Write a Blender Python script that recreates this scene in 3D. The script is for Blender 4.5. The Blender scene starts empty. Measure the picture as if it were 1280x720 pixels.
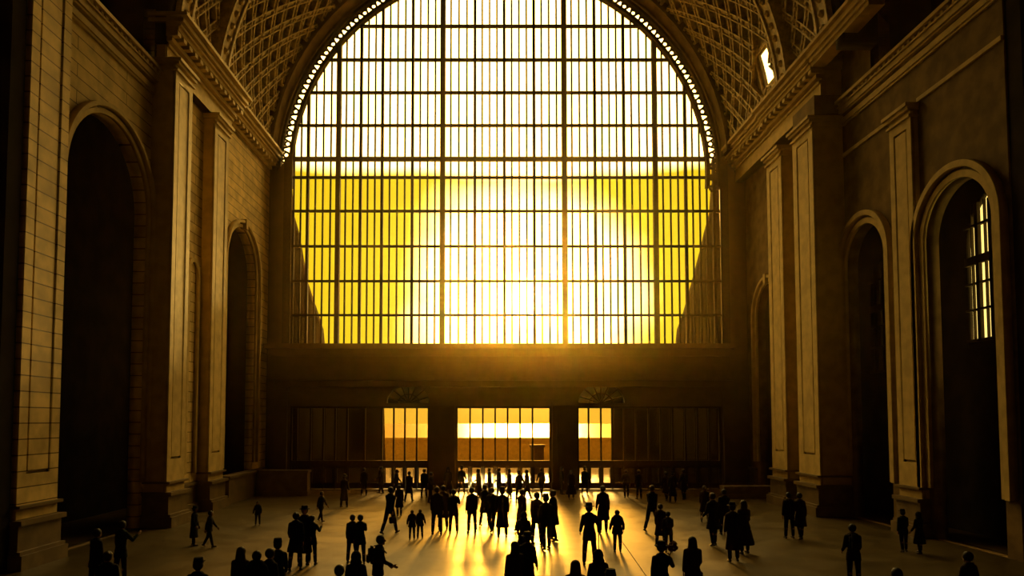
import bpy, bmesh, math, random
from mathutils import Vector, Matrix
random.seed(7)
SC = bpy.context.scene
COL = SC.collection
# ------------------------------------------------------------------ camera
EYE, F, VX, VY, PITCH = 4.6, 900.0, 612.0, 525.0, math.radians(3.0)
PPY = VY - F * math.tan(PITCH)
cam_d = bpy.data.cameras.new('camera')
cam_d.sensor_fit = 'HORIZONTAL'; cam_d.sensor_width = 36.0
cam_d.lens = 36.0 * F / 1280.0
cam_d.shift_x = (640 - VX) / 1280.0
cam_d.shift_y = (PPY - 360) / 1280.0
cam_d.clip_end = 3000
cam = bpy.data.objects.new('camera', cam_d); COL.objects.link(cam)
cam.location = (0, 0, EYE); cam.rotation_euler = (math.pi / 2 + PITCH, 0, 0)
SC.camera = cam

# ------------------------------------------------------------------ view, sky, sun
SC.view_settings.view_transform = 'Standard'; SC.view_settings.look = 'None'
SC.view_settings.exposure = 0.0; SC.view_settings.gamma = 1.0
SC.view_settings.use_curve_mapping = False
cy = SC.cycles
cy.use_denoising = True
cy.max_bounces = 6; cy.diffuse_bounces = 1; cy.glossy_bounces = 3; cy.transmission_bounces = 4
cy.transparent_max_bounces = 12; cy.volume_bounces = 0
cy.sample_clamp_indirect = 6.0; cy.sample_clamp_direct = 0.0
cy.caustics_reflective = False; cy.caustics_refractive = False
cy.volume_step_rate = 4.0

SUN_AZ = math.atan((654 - VX) / F)
SUN_EL = math.atan((VY - 372) / F)
SUN_DIR = Vector((math.sin(SUN_AZ) * math.cos(SUN_EL), math.cos(SUN_AZ) * math.cos(SUN_EL), math.sin(SUN_EL)))
SKY_TOP = (7.0, 4.5, 1.3)
SKY_BANK = (1.1, 0.74, 0.012)
SKY_GLOW = (14.0, 7.5, 1.5)
SUN_STRENGTH = 23.0
HAZE_DENSITY, HAZE_G = 0.00025, 0.945

w = bpy.data.worlds.new('sky'); SC.world = w; w.use_nodes = True
nt = w.node_tree; nt.nodes.clear()
def N(t, typ, **kw):
    n = t.nodes.new(typ)
    for k, v in kw.items(): setattr(n, k, v)
    return n
def L(t, a, b): t.links.new(a, b)
def smooth(t, val, a, b, lo=0.0, hi=1.0):
    m = N(t, 'ShaderNodeMapRange', interpolation_type='SMOOTHSTEP')
    L(t, val, m.inputs['Value'])
    m.inputs['From Min'].default_value = a; m.inputs['From Max'].default_value = b
    m.inputs['To Min'].default_value = lo; m.inputs['To Max'].default_value = hi
    return m.outputs[0]
def mth(t, op, a, b=None):
    m = N(t, 'ShaderNodeMath', operation=op)
    for i, v in enumerate((a, b)):
        if v is None: continue
        if isinstance(v, (int, float)): m.inputs[i].default_value = v
        else: L(t, v, m.inputs[i])
    return m.outputs[0]
def mixc(t, f, a, b, mode='MIX'):
    m = N(t, 'ShaderNodeMix', data_type='RGBA', blend_type=mode)
    m.clamp_factor = True
    if isinstance(f, (int, float)): m.inputs[0].default_value = f
    else: L(t, f, m.inputs[0])
    for i, v in ((6, a), (7, b)):
        if isinstance(v, tuple): m.inputs[i].default_value = (*v[:3], 1)
        else: L(t, v, m.inputs[i])
    return m.outputs[2]
tc = N(nt, 'ShaderNodeTexCoord')
sep = N(nt, 'ShaderNodeSeparateXYZ'); L(nt, tc.outputs['Generated'], sep.inputs[0])
dot = N(nt, 'ShaderNodeVectorMath', operation='DOT_PRODUCT'); L(nt, tc.outputs['Generated'], dot.inputs[0])
dot.inputs[1].default_value = SUN_DIR
ang = mth(nt, 'ARCCOSINE', mth(nt, 'MINIMUM', dot.outputs['Value'], 0.999999))
nz = N(nt, 'ShaderNodeTexNoise'); nz.inputs['Scale'].default_value = 9.0; nz.inputs['Detail'].default_value = 3
L(nt, tc.outputs['Generated'], nz.inputs['Vector'])
wob = mth(nt, 'MULTIPLY', mth(nt, 'SUBTRACT', nz.outputs[0], 0.5), 0.08)
elev = mth(nt, 'ADD', sep.outputs['Z'], mth(nt, 'MULTIPLY', wob, 0.35))
angw = mth(nt, 'ADD', ang, wob)
bank = mth(nt, 'MULTIPLY', smooth(nt, elev, 0.334, 0.317), smooth(nt, angw, 0.125, 0.19))
col = mixc(nt, bank, SKY_TOP, SKY_BANK)
col = mixc(nt, smooth(nt, elev, 0.5, 0.62), col, (15.0, 9.6, 2.6))  # added brighter zone in the unseen upper sky, to light the walls
side = mth(nt, 'MULTIPLY', smooth(nt, ang, 0.42, 0.6), smooth(nt, sep.outputs['Z'], 0.36, 0.30))
col = mixc(nt, side, col, (2.2, 1.5, 0.42))
# the half of the sky away from the sun is dimmer
away = smooth(nt, ang, 0.9, 2.0)
col = mixc(nt, away, col, (0.9, 0.62, 0.25))
# low band by the horizon under the sun
low = smooth(nt, sep.outputs['Z'], 0.09, 0.02)
col = mixc(nt, mth(nt, 'MULTIPLY', low, 0.8), col, (3.4, 2.5, 0.45))
halo = mth(nt, 'POWER', 2.71828, mth(nt, 'MULTIPLY', ang, -22.0))
core = smooth(nt, ang, 0.045, 0.010, 0.0, 3.0)
hs = mth(nt, 'ADD', halo, core)
hc = N(nt, 'ShaderNodeVectorMath', operation='SCALE'); hc.inputs[0].default_value = SKY_GLOW; L(nt, hs, hc.inputs['Scale'])
tot = N(nt, 'ShaderNodeVectorMath', operation='ADD'); L(nt, col, tot.inputs[0]); L(nt, hc.outputs[0], tot.inputs[1])
bgn = N(nt, 'ShaderNodeBackground'); L(nt, tot.outputs[0], bgn.inputs[0]); bgn.inputs[1].default_value = 1.0
wo = N(nt, 'ShaderNodeOutputWorld'); L(nt, bgn.outputs[0], wo.inputs[0])
w.cycles.sampling_method = 'MANUAL'; w.cycles.sample_map_resolution = 1024

sd = bpy.data.lights.new('sun', 'SUN'); sd.energy = SUN_STRENGTH; sd.angle = math.radians(9.0); sd.color = (1.0, 0.62, 0.16)
so = bpy.data.objects.new('sun', sd); COL.objects.link(so)
so.rotation_euler = (-SUN_DIR).to_track_quat('-Z', 'Y').to_euler(); so.location = (2, 60, 40)
# light portal in the big window (guides sky sampling through the glass)
pd = bpy.data.lights.new('window_portal', 'AREA'); pd.shape = 'RECTANGLE'; pd.size = 30.5; pd.size_y = 28.5; pd.cycles.is_portal = True
po = bpy.data.objects.new('window_portal', pd); COL.objects.link(po)
po.location = (0.9, 49.3, 9.5 + 14.0); po.rotation_euler = (-math.pi / 2, 0, 0)

# ------------------------------------------------------------------ helpers
def P(px, py, Y):
    """point of the place seen at photo pixel (px, py), on the plane y = Y"""
    u, v = (px - VX) / F, (PPY - py) / F
    dy = math.cos(PITCH) - v * math.sin(PITCH); dz = math.sin(PITCH) + v * math.cos(PITCH)
    s = Y / dy
    return Vector((u * s, Y, EYE + dz * s))
def G(px, py, z=0.0):
    u, v = (px - VX) / F, (PPY - py) / F
    dy = math.cos(PITCH) - v * math.sin(PITCH); dz = math.sin(PITCH) + v * math.cos(PITCH)
    s = (z - EYE) / dz
    return Vector((u * s, dy * s, z))
def onX(px, py, X):
    u, v = (px - VX) / F, (PPY - py) / F
    dy = math.cos(PITCH) - v * math.sin(PITCH); dz = math.sin(PITCH) + v * math.cos(PITCH)
    s = X / u
    return Vector((X, dy * s, EYE + dz * s))

def tag(o, label=None, cat=None, group=None, kind=None):
    if label: o['label'] = label
    if cat: o['category'] = cat
    if group: o['group'] = group
    if kind: o['kind'] = kind
    return o
def link_mesh(name, me, mat=None, parent=None, kind=None):
    o = bpy.data.objects.new(name, me); COL.objects.link(o)
    if mat and not me.materials: me.materials.append(mat)
    if parent: o.parent = parent
    if kind: o['kind'] = kind
    return o
def obj(name, bm, mat, parent=None, kind=None, smooth_=False):
    me = bpy.data.meshes.new(name)
    bmesh.ops.recalc_face_normals(bm, faces=bm.faces[:])
    if smooth_:
        for f in bm.faces: f.smooth = True
    bm.to_mesh(me); bm.free()
    return link_mesh(name, me, mat, parent, kind)
def empty(name, loc=(0, 0, 0), rz=0, parent=None):
    o = bpy.data.objects.new(name, None); COL.objects.link(o)
    o.location = loc; o.rotation_euler = (0, 0, rz); o.empty_display_size = 0.2
    if parent: o.parent = parent
    return o
def box(bm, x0, x1, y0, y1, z0, z1):
    xs, ys, zs = sorted((x0, x1)), sorted((y0, y1)), sorted((z0, z1))
    v = [bm.verts.new((x, y, z)) for z in zs for y in ys for x in xs]
    for f in ((0, 2, 3, 1), (4, 5, 7, 6), (0, 1, 5, 4), (2, 6, 7, 3), (0, 4, 6, 2), (1, 3, 7, 5)):
        bm.faces.new([v[i] for i in f])
def boxes(*bs):
    bm = bmesh.new()
    for b in bs: box(bm, *b)
    return bm
def tube(bm, a, b, r0, r1=None, n=8):
    a, b = Vector(a), Vector(b); r1 = r0 if r1 is None else r1
    d = (b - a)
    if d.length < 1e-6: return
    q = d.to_track_quat('Z', 'Y')
    ra = [bm.verts.new(a + q @ Vector((r0 * math.cos(2 * math.pi * i / n), r0 * math.sin(2 * math.pi * i / n), 0))) for i in range(n)]
    rb = [bm.verts.new(b + q @ Vector((r1 * math.cos(2 * math.pi * i / n), r1 * math.sin(2 * math.pi * i / n), 0))) for i in range(n)]
    for i in range(n): bm.faces.new((ra[i], ra[(i + 1) % n], rb[(i + 1) % n], rb[i]))
    bm.faces.new(ra[::-1]); bm.faces.new(rb)
def ball(bm, c, r, sx=1, sy=1, sz=1, sub=2):
    m = Matrix.Translation(c) @ Matrix.Diagonal((r * sx, r * sy, r * sz, 1))
    bmesh.ops.create_icosphere(bm, subdivisions=sub, radius=1, matrix=m)
def capsule(bm, a, b, r0, r1):
    tube(bm, a, b, r0, r1, 12); ball(bm, a, r0); ball(bm, b, r1)
def sweep(bm, pts, prof, nx):
    """prof (a, b) offsets along frame nx(i) -> two unit vectors"""
    rings = []
    for i, p in enumerate(pts):
        u, v = nx(i)
        rings.append([bm.verts.new(Vector(p) + u * a + v * b) for a, b in prof])
    n = len(prof)
    for r0, r1 in zip(rings, rings[1:]):
        for k in range(n): bm.faces.new((r0[k], r0[(k + 1) % n], r1[(k + 1) % n], r1[k]))
    bm.faces.new(rings[0][::-1]); bm.faces.new(rings[-1])
def plate_mesh(outer, holes, plane, a, b):
    """a flat plate with holes: outline in (y,z) extruded over x (plane 'X') or in (x,z) over y (plane 'Y')"""
    cu = bpy.data.curves.new('outline', 'CURVE'); cu.dimensions = '2D'; cu.fill_mode = 'BOTH'
    cu.extrude = abs(b - a) / 2
    for loop in [outer] + list(holes):
        sp = cu.splines.new('POLY'); sp.points.add(len(loop) - 1)
        for p, (x, y) in zip(sp.points, loop): p.co = (x, y, 0, 1)
        sp.use_cyclic_u = True
    o = bpy.data.objects.new('outline', cu); COL.objects.link(o)
    dg = bpy.context.evaluated_depsgraph_get()
    me = bpy.data.meshes.new_from_object(o.evaluated_get(dg))
    bpy.data.objects.remove(o); bpy.data.curves.remove(cu)
    c = (a + b) / 2
    for v in me.vertices:
        x, y, z = v.co
        v.co = (c + z, x, y) if plane == 'X' else (x, c + z, y)
    bm = bmesh.new(); bm.from_mesh(me); bmesh.ops.remove_doubles(bm, verts=bm.verts[:], dist=1e-5)
    bmesh.ops.recalc_face_normals(bm, faces=bm.faces[:]); bm.to_mesh(me); bm.free()
    me.materials.clear()
    return me
def plate(name, outer, holes, plane, a, b, mat, parent=None, kind=None):
    return link_mesh(name, plate_mesh(outer, holes, plane, a, b), mat, parent, kind)
def arch_loop(c, r, zs, zb, n=28):
    """opening with a round head: centre c, radius r, springing zs, foot zb"""
    return [(c + r * math.cos(math.pi * i / n), zs + r * math.sin(math.pi * i / n)) for i in range(n + 1)] + [(c - r, zb), (c + r, zb)]
def arch_ring(name, c, r0, r1, zs, zb, plane, a, b, mat, parent=None, kind=None):
    n = 28
    o = [(c + r1 * math.cos(math.pi * i / n), zs + r1 * math.sin(math.pi * i / n)) for i in range(n + 1)] + [(c - r1, zb), (c - r0, zb)]
    o += [(c - r0 * math.cos(math.pi * i / n), zs + r0 * math.sin(math.pi * i / n)) for i in range(n + 1)] + [(c + r0, zb), (c + r1, zb)]
    return plate(name, o, [], plane, a, b, mat, parent, kind)

# ------------------------------------------------------------------ materials
MAT = {}
def pbr(name, color, rough=0.7, spec=0.3, metal=0.0, var=0.0, scale=3.0, joints=None, bump=0.0):
    if name in MAT: return MAT[name]
    m = bpy.data.materials.new(name); m.use_nodes = True; t = m.node_tree
    b = t.nodes['Principled BSDF']
    b.inputs['Base Color'].default_value = (*color, 1); b.inputs['Roughness'].default_value = rough
    b.inputs['Specular IOR Level'].default_value = spec; b.inputs['Metallic'].default_value = metal
    tc = N(t, 'ShaderNodeTexCoord')
    nz = N(t, 'ShaderNodeTexNoise'); nz.inputs['Scale'].default_value = scale; nz.inputs['Detail'].default_value = 5
    L(t, tc.outputs['Object'], nz.inputs['Vector'])
    f = smooth(t, nz.outputs[0], 0.3, 0.7)
    c = mixc(t, f, tuple(v * (1 - var) for v in color), tuple(min(1, v * (1 + var)) for v in color))
    h = nz.outputs[0]
    if joints:
        bw, bh, mort = joints
        s = N(t, 'ShaderNodeSeparateXYZ'); L(t, tc.outputs['Object'], s.inputs[0])
        cb = N(t, 'ShaderNodeCombineXYZ'); L(t, mth(t, 'ADD', s.outputs[0], s.outputs[1]), cb.inputs[0]); L(t, s.outputs[2], cb.inputs[1])
        br = N(t, 'ShaderNodeTexBrick'); L(t, cb.outputs[0], br.inputs['Vector'])
        br.inputs['Scale'].default_value = 1; br.inputs['Brick Width'].default_value = bw; br.inputs['Row Height'].default_value = bh
        br.inputs['Mortar Size'].default_value = mort; br.inputs['Mortar Smooth'].default_value = 0.2
        br.inputs['Color1'].default_value = (1, 1, 1, 1); br.inputs['Color2'].default_value = (0.84, 0.82, 0.8, 1); br.inputs['Mortar'].default_value = (0.16, 0.14, 0.12, 1)
        c = mixc(t, 1.0, c, br.outputs['Color'], 'MULTIPLY')
    L(t, c, b.inputs['Base Color'])
    if bump:
        bp = N(t, 'ShaderNodeBump'); bp.inputs['Strength'].default_value = bump; bp.inputs['Distance'].default_value = 0.03
        L(t, h, bp.inputs['Height']); L(t, bp.outputs[0], b.inputs['Normal'])
    MAT[name] = m
    return m
STONE = pbr('ashlar_stone', (0.70, 0.50, 0.17), 0.75, 0.25, var=0.22, scale=1.3, joints=(7.0, 0.5, 0.02), bump=0.25)  # paler base colour carries the left wall's stronger light
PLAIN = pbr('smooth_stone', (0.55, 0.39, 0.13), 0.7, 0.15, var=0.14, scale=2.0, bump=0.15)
RSTONE = pbr('shaded_brown_stone', (0.18, 0.115, 0.038), 0.8, 0.12, var=0.25, scale=1.6, bump=0.3)  # darker copy of the stone; the right wall's weaker light is in the colour
ENDST = pbr('shaded_end_stone', (0.10, 0.062, 0.016), 0.8, 0.2, var=0.12, scale=1.5)  # darker copy of the stone; shade on the end wall put into the colour
DADO = pbr('shaded_dado_stone', (0.15, 0.10, 0.036), 0.45, 0.5, var=0.2, scale=2.0)  # darkened to paint in the shade low on the walls
SHADE = pbr('shade_dark_stone', (0.02, 0.013, 0.007), 0.9, 0.1, var=0.3, scale=1.0)  # near-black base colour stands in for deep shade in crossing and aisles
VAULT = pbr('vault_plaster', (0.26, 0.18, 0.06), 0.7, 0.3, var=0.35, scale=1.4, bump=0.3)
RIBM = pbr('vault_rib_stone', (0.55, 0.39, 0.14), 0.6, 0.3, var=0.3, scale=4.0, bump=0.3)
IRON = pbr('painted_iron', (0.05, 0.034, 0.01), 0.95, 0.03, var=0.2, scale=8.0)
BRONZE = pbr('dark_bronze', (0.04, 0.025, 0.009), 0.8, 0.15, var=0.2, scale=6.0)
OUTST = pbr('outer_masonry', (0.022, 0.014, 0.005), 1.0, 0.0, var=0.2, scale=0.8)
PAVE = pbr('wet_forecourt', (0.30, 0.22, 0.10), 0.28, 0.5, var=0.2, scale=0.3)

def floor_mat():
    m = bpy.data.materials.new('polished_floor'); m.use_nodes = True; t = m.node_tree
    b = t.nodes['Principled BSDF']
    tc = N(t, 'ShaderNodeTexCoord')
    br = N(t, 'ShaderNodeTexBrick'); L(t, tc.outputs['Object'], br.inputs['Vector'])
    br.offset = 0.0
    br.inputs['Scale'].default_value = 1; br.inputs['Brick Width'].default_value = 2.4; br.inputs['Row Height'].default_value = 2.4
    br.inputs['Mortar Size'].default_value = 0.03; br.inputs['Mortar Smooth'].default_value = 0.3
    br.inputs['Color1'].default_value = (1, 1, 1, 1); br.inputs['Color2'].default_value = (0.85, 0.84, 0.8, 1); br.inputs['Mortar'].default_value = (0.5, 0.45, 0.4, 1)
    nz = N(t, 'ShaderNodeTexNoise'); nz.inputs['Scale'].default_value = 0.8; nz.inputs['Detail'].default_value = 6
    L(t, tc.outputs['Object'], nz.inputs['Vector'])
    c = mixc(t, nz.outputs[0], (0.036, 0.025, 0.005), (0.062, 0.043, 0.009))
    c = mixc(t, 1.0, c, br.outputs['Color'], 'MULTIPLY'); L(t, c, b.inputs['Base Color'])
    L(t, smooth(t, nz.outputs[0], 0.3, 0.7, 0.36, 0.46), b.inputs['Roughness'])
    b.inputs['Specular IOR Level'].default_value = 0.5
    b.inputs['Specular Tint'].default_value = (1.0, 0.70, 0.22, 1)
    return m
def glass(name, tint, gloss=0.06):
    m = bpy.data.materials.new(name); m.use_nodes = True; t = m.node_tree; t.nodes.clear()
    tr = N(t, 'ShaderNodeBsdfTransparent'); tr.inputs[0].default_value = (*tint, 1)
    gl = N(t, 'ShaderNodeBsdfGlossy'); gl.inputs['Roughness'].default_value = 0.08
    mx = N(t, 'ShaderNodeMixShader'); mx.inputs[0].default_value = gloss
    L(t, tr.outputs[0], mx.inputs[1]); L(t, gl.outputs[0], mx.inputs[2])
    o = N(t, 'ShaderNodeOutputMaterial'); L(t, mx.outputs[0], o.inputs[0])
    return m
FLOORM = floor_mat()
GL_CLEAR = glass('clear_glass', (0.96, 0.96, 0.94))
GL_DOOR = glass('smoked_door_glass', (0.55, 0.5, 0.42), 0.08)
GL_TRAN = glass('tinted_transom_glass', (0.6, 0.5, 0.3), 0.06)
GL_DARK = glass('dimmed_glass', (0.05, 0.038, 0.008), 0.03)  # dimness behind these panes is put into the tint

# ------------------------------------------------------------------ floor, outer shell
YB = 48.0                      # inner face of the end wall
XL, XR = -14.9, 17.3           # inner faces of the side walls
CX, CZ, R0 = (P(624, 215, YB).x, P(624, 215, YB).z, 15.1)
obj('floor', boxes((-19.7, 20.4, -10, 49.6, -0.4, 0)), FLOORM, kind='structure')
obj('ground_outside', boxes((-400, 400, 49.6, 900, -0.5, -0.05)), PAVE, kind='structure')
# outer walls of the side aisles and of the crossing where the camera stands
WZ = (7.75, 11.6)
wy0, wy1 = 27.1, 29.45
def pointed(c, hw, zs, zb):
    pts = []
    for i in range(9):
        a = i / 8 * math.radians(62); pts.append((c + hw - 1.9 * hw * (1 - math.cos(a)), zs + 1.9 * hw * math.sin(a)))
    pts = [p for p in pts if p[0] > c] + [(c, zs + 1.75 * hw)]
    left = [(2 * c - y, z) for y, z in pts[:-1]][::-1]
    return pts + left + [(c - hw, zb), (c + hw, zb)]
wloop = pointed((wy0 + wy1) / 2, (wy1 - wy0) / 2, WZ[1], WZ[0])
wloop2 = pointed(35.9, 1.1, 10.9, 7.0)
plate('wall_right_outer', [(-10, 0), (49.6, 0), (49.6, 22.9), (31.9, 22.9), (31.9, 42), (-10, 42)], [wloop, wloop2], 'X', 19.7, 19.9, SHADE, kind='structure')
plate('wall_left_outer', [(-10, 0), (49.6, 0), (49.6, 22.9), (31.9, 22.9), (31.9, 42), (-10, 42)], [], 'X', -19.7, -19.0, SHADE, kind='structure')
obj('wall_behind', boxes((-19.7, 20.4, -10.6, -10, 0, 42)), SHADE, kind='structure')
obj('ceiling_crossing', boxes((-19.7, 20.4, -10.6, 31.9, 42, 42.6)), SHADE, kind='structure')
obj('ceiling_aisle_left', boxes((-19.7, -14.7, 31.9, 49.6, 22.9, 23.3)), SHADE, kind='structure')
obj('ceiling_aisle_right', boxes((16.1, 20.4, 31.9, 49.6, 22.9, 23.3)), SHADE, kind='structure')
# arch wall between crossing and hall
n = 40
arc = [(CX + R0 * math.cos(math.pi * i / n), CZ + R0 * math.sin(math.pi * i / n)) for i in range(n + 1)]
outl = [(-19.0, 20.1), (XL, 20.1), (XL, CZ)] + arc[::-1] + [(XR, CZ), (XR, 20.1), (19.7, 20.1), (19.7, 42), (-19.0, 42)]
plate('wall_crossing_arch', outl, [], 'Y', 31.2, 31.9, SHADE, kind='structure')

# ------------------------------------------------------------------ end wall with the great window and the doors
def rect(px0, px1, py0, py1, Y=YB):
    a, b = P(px0, py1, Y), P(px1, py0, Y)
    return [(a.x, a.z), (b.x, a.z), (b.x, b.z), (a.x, b.z)]
bl, br_ = P(358, 431, YB), P(907, 431, YB)
hole = [(CX + R0 * math.cos(math.pi * i / 48), CZ + R0 * math.sin(math.pi * i / 48)) for i in range(49)] + [(bl.x, P(0, 195, YB).z), (bl.x, bl.z), (br_.x, bl.z), (br_.x, P(0, 195, YB).z)]
ztr = P(0, 508, YB).z
def bay(px0, px1): return [(P(px0, 0, YB).x, 0.0), (P(px1, 0, YB).x, 0.0), (P(px1, 0, YB).x, ztr), (P(px0, 0, YB).x, ztr)]
BAYS = [(362, 536), (570, 689), (722, 902)]
def xx(px): return P(px, 500, YB).x
def bay(px0, px1): return [(xx(px0), 0.002), (xx(px1), 0.002), (xx(px1), ztr), (xx(px0), ztr)]
def lun(px0, px1):
    c, r = (xx(px0) + xx(px1)) / 2, (xx(px1) - xx(px0)) / 2
    return [(c + r * math.cos(math.pi * i / 20), ztr + 0.22 + 0.86 * r * math.sin(math.pi * i / 20)) for i in range(21)]
LUNS = [(483, 537), (723, 782)]
back_out = [(-19.7, 0), (20.4, 0), (20.4, 23.3)] + [(CX + 16.0 * math.cos(a), CZ + 16.0 * math.sin(a)) for a in [math.radians(8) + math.radians(164) * i / 40 for i in range(41)]] + [(-19.7, 23.3)]
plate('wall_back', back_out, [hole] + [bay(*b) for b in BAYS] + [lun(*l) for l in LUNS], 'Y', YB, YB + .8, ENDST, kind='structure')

# great window
win = empty('window_1', (0, 0, 0)); win['kind'] = 'structure'
YW = 48.4
def arch_top(x, r=14.25):
    d = r * r - (x - CX) ** 2
    return CZ + math.sqrt(d) if d > 0 else None
zbot, zrow = P(0, 431, YW).z, [P(0, y, YW).z for y in (394, 351.5, 308, 264, 222, 199, 157, 116, 75, 33, -9, -50)]
zheavy = P(0, 199, YW).z
def bar_v(name, px, wpx, dep, lean=0.0):
    x = P(px, 300, YW).x; hw = wpx * YW / F / 2
    top = arch_top(x)
    if top is None: top = P(0, 199, YW).z
    top = max(top, zheavy)
    bm = bmesh.new(); box(bm, x - hw, x + hw, YW - dep, YW + dep, zbot, top)
    return obj(name, bm, IRON, win)
mains = [422, 553, 706, 820]
secs = [384, 450, 477, 515, 593.5, 630.5, 668, 744.5, 781, 858, 893]
for px in mains: bar_v('mullion', px, 6.4 if px in (553, 706) else 5.6, 0.2)
for px in secs: bar_v('mullion', px, 3.4, 0.14)
allv = sorted(mains + secs + [358, 907])
for a, b in zip(allv, allv[1:]):
    k = max(1, round((b - a) / 9.5))
    for i in range(1, k): bar_v('glazing_bar', a + (b - a) * i / k, 2.1, 0.05)
def half_span(z):
    if z <= CZ: return (P(358, 300, YW).x, P(907, 300, YW).x)
    d = 14.3 ** 2 - (z - CZ) ** 2
    return (CX - math.sqrt(d), CX + math.sqrt(d)) if d > 0 else None
for z in zrow:
    s = half_span(z)
    if not s: continue
    h = 0.13 if abs(z - zheavy) < .05 else 0.065
    obj('transom', boxes((s[0], s[1], YW - .14, YW + .14, z - h, z + h)), IRON, win)
gl = [(CX + 14.6 * math.cos(math.pi * i / 48), CZ + 14.6 * math.sin(math.pi * i / 48)) for i in range(49)] + [(bl.x, P(0, 195, YB).z), (bl.x, zbot), (br_.x, zbot), (br_.x, P(0, 195, YB).z)]
plate('window_pane', gl, [], 'Y', YW + .25, YW + .27, GL_CLEAR, win)
# lacework arch truss round the lunette
def ring(r, rad, nm='truss_ring', a0=-4, a1=184):
    bm = bmesh.new(); pts = [(CX + r * math.cos(math.radians(a0 + (a1 - a0) * i / 90)), 48.3, CZ + r * math.sin(math.radians(a0 + (a1 - a0) * i / 90))) for i in range(91)]
    def fr(i):
        a = math.radians(a0 + (a1 - a0) * i / 90); return Vector((math.cos(a), 0, math.sin(a))), Vector((0, 1, 0))
    sweep(bm, pts, [(-rad, -.25), (rad, -.25), (rad, .25), (-rad, .25)], fr)
    return obj(nm, bm, IRON, win)
jl, jr = P(356, 300, YB).x, P(909, 300, YB).x
obj('window_frame', boxes((jl - .1, jl + .42, YB - .06, YB + .1, zbot, zheavy), (jr - .42, jr + .1, YB - .06, YB + .1, zbot, zheavy)), IRON, win)  # jamb strips added to hide the brightly lit reveals of the opening
ring(14.98, .12); ring(14.22, .11)
bm = bmesh.new(); NL = 62
for i in range(NL):
    a, b = math.radians(-4 + 188 * i / NL), math.radians(-4 + 188 * (i + 1) / NL); m_ = (a + b) / 2
    q = lambda r, t: (CX + r * math.cos(t), 48.35, CZ + r * math.sin(t))
    tube(bm, q(14.2, a), q(15.0, m_), .075, n=6); tube(bm, q(15.0, m_), q(14.2, b), .075, n=6)
    c_ = Vector(q(14.6, a)); q2 = [c_ + Vector((.2 * math.cos(a + k * math.pi / 4), 0, .2 * math.sin(a + k * math.pi / 4))) for k in range(8)]
    for k in range(8): tube(bm, q2[k], q2[(k + 1) % 8], .08, n=5)
obj('truss_lacework', bm, IRON, win)

# fascia, architrave and pilasters of the door front
xa, xb = xx(338), xx(912)
z = lambda py: P(0, py, YB).z
bm = bmesh.new()
box(bm, xa - .3, xb + .3, YB - .9, YB, z(437), z(431)); box(bm, xa, xb, YB - .65, YB, z(446), z(437)); box(bm, xa + .1, xb - .1, YB - .45, YB, z(472), z(446))
box(bm, xa - .1, xb + .1, YB - .6, YB, z(476), z(472)); box(bm, xa + .3, xb - .3, YB - .3, YB, z(484), z(476))
obj('trim_door_entablature', bm, ENDST, kind='structure')
for k, (p0, p1) in enumerate(((341, 360), (903, 920), (538, 569), (690, 721))):
    bm = bmesh.new(); x0, x1 = xx(p0), xx(p1); top = z(484) if k < 2 else ztr + .35
    box(bm, x0, x1, YB - .25, YB, 0, top); box(bm, x0 - .08, x1 + .08, YB - .36, YB, top - .3, top - .05); box(bm, x0 - .08, x1 + .08, YB - .36, YB, 0, .5)
    if k >= 2:
        box(bm, x0 + .3, x1 - .3, YB - .32, YB - .2, .9, top - .7)
    obj('trim_door_pilaster', bm, ENDST, kind='structure')
# door fronts: upper glazing, transom, door leaves
zt0, zt1 = z(583), z(576)
YD = YB + .4
def bay_front(nm, p0, p1, divs):
    root = empty(nm); root['kind'] = 'structure'
    x0, x1 = xx(p0), xx(p1)
    obj('door_frame', boxes((x0, x1, YD - .16, YD + .16, zt0, zt1), (x0, x1, YD - .12, YD + .12, ztr - .12, ztr), (x0, x0 + .1, YD - .12, YD + .12, 0, ztr), (x1 - .1, x1, YD - .12, YD + .12, 0, ztr)), BRONZE, root)
    for d in divs:
        obj('door_mullion', boxes((xx(d) - .055, xx(d) + .055, YD - .08, YD + .08, 0.0, ztr)), BRONZE, root)
    obj('transom_pane', boxes((x0, x1, YD + .1, YD + .11, zt1, ztr)), GL_TRAN, root)
    e = [p0] + list(divs) + [p1]
    for a, b in zip(e, e[1:]):
        xa_, xb_ = xx(a) + .06, xx(b) - .06
        lf = obj('door_leaf', boxes((xa_, xa_ + .09, YD - .04, YD + .04, .02, zt0), (xb_ - .09, xb_, YD - .04, YD + .04, .02, zt0), (xa_ + .09, xb_ - .09, YD - .04, YD + .04, .02, .42), (xa_ + .09, xb_ - .09, YD - .04, YD + .04, zt0 - .12, zt0)), BRONZE, root)
        obj('door_glass', boxes((xa_ + .09, xb_ - .09, YD - .01, YD, .42, zt0 - .12)), GL_DOOR, lf)
        bm = bmesh.new(); tube(bm, (xb_ - .14, YD - .1, .75), (xb_ - .14, YD - .1, 1.35), .02); obj('door_handle', bm, BRONZE, lf)
bay_front('door_1', 362, 536, [370, 387, 403, 418, 433, 455, 477, 491.5, 505.5, 520.5])
bay_front('door_2', 570, 689, [587.5, 603.5, 619, 634.7, 650.3, 666])
bay_front('door_3', 722, 902, [736.5, 752, 766, 781, 796, 812, 827, 842, 858, 873, 888])
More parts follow.
